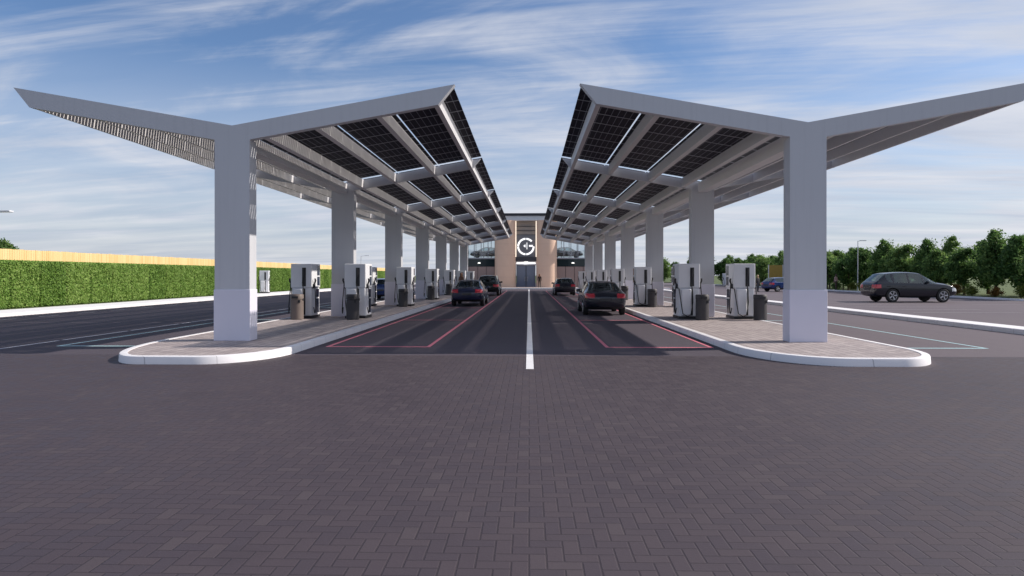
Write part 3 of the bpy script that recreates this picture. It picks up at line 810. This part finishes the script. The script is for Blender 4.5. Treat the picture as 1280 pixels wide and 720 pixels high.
# loose second rank that fills gaps behind the row
for i in range(18):
    y = 47.5+i*3.6+TR.uniform(-1, 1)
    place(TP[(i+1) % 3], (38.6+TR.uniform(-.8, 1.6), y, .08), f'{ORD[i]} tree from the right in the rank behind the verge tree row', 'second rank of trees on the right', TR.uniform(0, 6), TR.uniform(.95, 1.15))
for i, (x, y, s) in enumerate([(21.3,108,1.05),(24.2,112,.95),(26.8,110,1.1),(30.2,114,1.15),(32.6,113,1.1),(34.6,117,1.1),(31.0,90,.96),(29.6,92,.84),(36.8,112,1.1)]):
    place(TP[i % 3], (x, y, .0), f'{ORD[i]} tree from the left in the far clump seen between the right columns', 'far trees between the right columns', TR.uniform(0, 6), s)
place(TP[1], (-33.5, 42.0, -.05), 'tree whose dark crown rises above the timber fence at the left edge', 'trees beyond the timber fence', 1, .98)
place(TP[0], (-38.5, 58.0, -.05), 'tree whose tip just clears the timber fence further along', 'trees beyond the timber fence', 2, .80)
# shrubs
def shrub_proto(mat, seed, name):
    pts, _ = blob_points(9, .1, .75, .55, 170, seed, (.2,.34))
    o = D.objects.new(name, leaf_mesh(name, pts, .055, mat)); COL.objects.link(o); return o
SH = [shrub_proto(M['leaf2'], 3, 'shrub'), shrub_proto(M['leafrust'], 4, 'shrub'), shrub_proto(M['leaf'], 5, 'shrub')]
kinds = ['yellow green', 'rust brown', 'dark green']
spots = [(33.9,46.5,0,1.3),(34.1,49.8,1,.9),(33.7,52.2,0,1.0),(34.0,54.5,1,1.1),(33.8,57.4,2,1.1),(33.9,60.5,0,.9),(33.8,66,1,1.1),(33.7,68.6,0,1.4),(34,71.5,0,1.1),(33.8,75,2,1.1),(33.7,79,0,1.1),(33.8,84,1,1.0),(33.7,90,0,1.1)]
for i, (x, y, k, s) in enumerate(spots):
    o = SH[k] if ('sh%d' % k) not in used else SH[k].copy()
    if ('sh%d' % k) in used: COL.objects.link(o)
    used['sh%d' % k] = 1
    o.location = (x, y, .09); o.rotation_euler = (0,0,i*1.3); o.scale = (s,s,s*.95)
    tag(o, f'low {kinds[k]} shrub, {ORD[i]} from the right along the verge kerb', 'shrub', 'low shrubs along the verge kerb')

# ------------------------------------------------------------------ hedge and fence on the left
hd = thing('clipped_hedge', 'long bright green clipped hedge wall beside the left road below the timber fence', 'hedge', (-25.3, 18, 0))
rs = np.random.RandomState(9)
def hedge_mesh(seed):
    rs = np.random.RandomState(seed); n = 5200
    yy = rs.uniform(0, 2.0, n); zz = rs.uniform(.12, 2.36, n)
    edge = np.minimum(np.minimum(yy, 2.0-yy), np.minimum(np.abs(zz-1.22), 10))
    xx = .02 + .07*np.clip(edge/.12, 0, 1) + rs.uniform(-.03, .05, n) + .03*np.sin(yy*5+seed)*np.sin(zz*6)
    front = np.stack([xx, yy, zz], 1)
    m = 900; top = np.stack([rs.uniform(-.3, .1, m), rs.uniform(0, 2, m), 2.36+rs.uniform(-.02, .07, m)], 1)
    return leaf_mesh('hedge_panel', np.concatenate([front, top]), .05, M['hedge'], flat=(.9, 0, .35), tilt=.6)
HM = [hedge_mesh(s) for s in (1, 2, 3)]
for k in range(56):
    o = D.objects.new('hedge_panel', HM[k % 3]); COL.objects.link(o); o.parent = hd; o.location = (0, k*2.0, 0)
b = MB(); b.box(-.35, -.02, 0, 112, .0, 2.33)
core = paint('hedge_core', (.04,.07,.012), .95); b.build('hedge_core', core, hd)
fn = thing('timber_fence', 'pale yellow vertical board fence standing above the green hedge', 'fence', (-25.9, 18, 0))
b = MB()
for k in range(700):
    z1 = 3.0 + random.uniform(-.012, .012)
    b.box(0, .022, k*.16+.006, k*.16+.154, .1, z1)
b.build('fence_boards', M['fence'], fn)
b = MB()
for z in (.6, 1.6, 2.6): b.box(-.06, -.003, 0, 112, z, z+.09)
b.build('fence_rail', M['fence'], fn)
b = MB(); b.box(-.16, -.062, 0, .1, 0, 2.95)
b2 = b.build('fence_post', M['fence'], fn)
for k in range(1, 38):
    c = b2.copy(); COL.objects.link(c); c.location = (0, k*3.0, 0)

# mustard screen on the right
ms = thing('timber_screen', 'mustard boarded timber screen standing behind the bright blue hatchback', 'screen', (30.55, 84, 0))
must = paint('mustard_timber', (.36,.24,.05), .7, var=.2, scale=5)
b = MB()
for k in range(11): b.box(-.8+k*.15, -.8+k*.15+.142, 0, .03, .1, 2.95)
b.build('screen_boards', must, ms)
b = MB(); b.box(-.9, -.805, -.02, .08, 0, 3.0); b.build('screen_post', M['pole'], ms)
b = MB(); b.box(.852, .95, -.02, .08, 0, 3.0); b.build('screen_post', M['pole'], ms)

# ------------------------------------------------------------------ lamps
def lamp(loc, h, arm, label, rz=0):
    r = thing('street_lamp', label, 'street lamp', loc, rz, 'slim street lamps')
    b = MB(); b.tube([(0,0,0),(0,0,1.0),(0,0,1.02),(0,0,h)], [.075,.07,.05,.035], 10); b.build('pole', M['pole'], r, smooth=True)
    b = MB(); b.tube([(0,0,h-.05),(arm*.7,0,h+.02)], .022, 8); b.build('arm', M['pole'], r, smooth=True)
    b = MB(); b.box(arm*.6, arm*.6+.62, -.12, .12, h+.0, h+.075); b.build('lamp_head', M['fascia'], r, bevel=.025)
lamp((-22.3, 26.2, .1), 4.1, 1.9, 'street lamp at the left edge with its flat head poking into view')
lamp((-22.6, 90, .1), 4.2, .9, 'distant slim street lamp by the hedge seen past the second left column')
lamp((33.6, 69.5, .1), 5.1, .35, 'slim pale street lamp standing among the trees left of the large black estate car')

# ------------------------------------------------------------------ people
def person(label, loc, rz, h, top, legs, hair, skin=(.45,.28,.2), longhair=True, bag=False):
    root = thing('person', label, 'person', loc, rz)
    s = h/1.75
    J = {'pel':(0,0,.95,.135),'wai':(0,0,1.1,.125),'che':(0,.01,1.32,.15),'nek':(0,.0,1.47,.06),'hd0':(0,-.01,1.56,.075),'hd1':(0,-.015,1.65,.095),'hd2':(0,-.01,1.72,.06)}
    E = [('pel','wai'),('wai','che'),('che','nek'),('nek','hd0'),('hd0','hd1'),('hd1','hd2')]
    for sd, sx in (('l',-1),('r',1)):
        fw = .06*sx
        J.update({'hip'+sd:(sx*.09,0,.88,.10),'kne'+sd:(sx*.10,-.02+fw*.6,.48,.065),'ank'+sd:(sx*.10,.02+fw,.09,.042),'toe'+sd:(sx*.12,-.14+fw,.04,.04),
                  'sho'+sd:(sx*.18,0,1.40,.065),'elb'+sd:(sx*.25,.03,1.12,.045),'wri'+sd:(sx*.25,-.06,.88,.032),'han'+sd:(sx*.25,-.09,.78,.035)})
        E += [('pel','hip'+sd),('hip'+sd,'kne'+sd),('kne'+sd,'ank'+sd),('ank'+sd,'toe'+sd),('che','sho'+sd),('sho'+sd,'elb'+sd),('elb'+sd,'wri'+sd),('wri'+sd,'han'+sd)]
    names = list(J); me = D.meshes.new('skel')
    me.from_pydata([J[n][:3] for n in names], [(names.index(a), names.index(b)) for a, b in E], [])
    o = D.objects.new('skel', me); COL.objects.link(o)
    o.modifiers.new('sk', 'SKIN'); sb = o.modifiers.new('ss', 'SUBSURF'); sb.levels = 2; sb.render_levels = 2
    lay = me.skin_vertices[0].data if me.skin_vertices else None
    if lay is None:
        me.skin_vertices.new() if hasattr(me.skin_vertices, 'new') else None
        lay = me.skin_vertices[0].data
    for i, n in enumerate(names):
        r = J[n][3]; lay[i].radius = (r*(1.25 if n in ('che','wai','pel') else 1), r); lay[i].use_root = (n == 'pel')
    dg = bpy.context.evaluated_depsgraph_get(); dg.update()
    ev = D.meshes.new_from_object(o.evaluated_get(dg), depsgraph=dg); D.objects.remove(o)
    ms = [paint('skin', skin, .5), paint('top_cloth', top, .85), paint('leg_cloth', legs, .85), paint('shoe', (.03,.03,.03), .6)]
    ev.materials.clear()
    for m_ in ms: ev.materials.append(m_)
    for p in ev.polygons:
        c = p.center; p.use_smooth = True
        if c.z > 1.48 or (abs(c.x) > .19 and c.z < .90 and c.z > .70): p.material_index = 0
        elif c.z > .97 or abs(c.x) > .2 and c.z > .8: p.material_index = 1
        elif c.z > .1: p.material_index = 2
        else: p.material_index = 3
    bo = D.objects.new('body', ev); COL.objects.link(bo); bo.parent = root; bo.scale = (s,s,s)
    b = MB(); b.lathe([(.02,1.775),(.075,1.75),(.108,1.68),(.112,1.62),(.10,1.57)] + ([(.115,1.45),(.09,1.36),(.03,1.33)] if longhair else [(.07,1.54)]), 16, (0,.028,0))
    ho = b.build('hair', paint('hair', hair, .6), root, smooth=True); ho.scale = (s,s,s)
    b = MB()
    for sx in (-1,1): b.lathe([(.001,-.012),(.012,0),(.001,.008)], 8, (sx*.036,-.108,1.655), 'y')
    b.lathe([(.001,-.03),(.014,-.004),(.016,.02)], 8, (0,-.112,1.625), 'y')
    fo = b.build('face_features', ms[0], bo, smooth=True)
    return root
person('person with long brown hair and dark trousers between chargers on the left island', (-5.75, 57.2, ZI), 2.6, 1.76, (.16,.09,.06), (.02,.02,.025), (.12,.05,.025))
person('person in dark clothes with brown hair standing right of the entrance doors', (1.35, 84.6, .15), 2.9, 1.7, (.035,.02,.018), (.05,.035,.03), (.18,.07,.03))
person('fair haired person in dark clothes standing behind the bright blue hatchback', (23.3, 69.0, 0), .4, 1.72, (.03,.03,.04), (.03,.035,.05), (.5,.38,.2))
person('person in a pale pink top on the verge beside the slim lamp', (33.2, 73.5, .09), 3.6, 1.72, (.5,.33,.3), (.09,.06,.05), (.06,.04,.03), longhair=False)
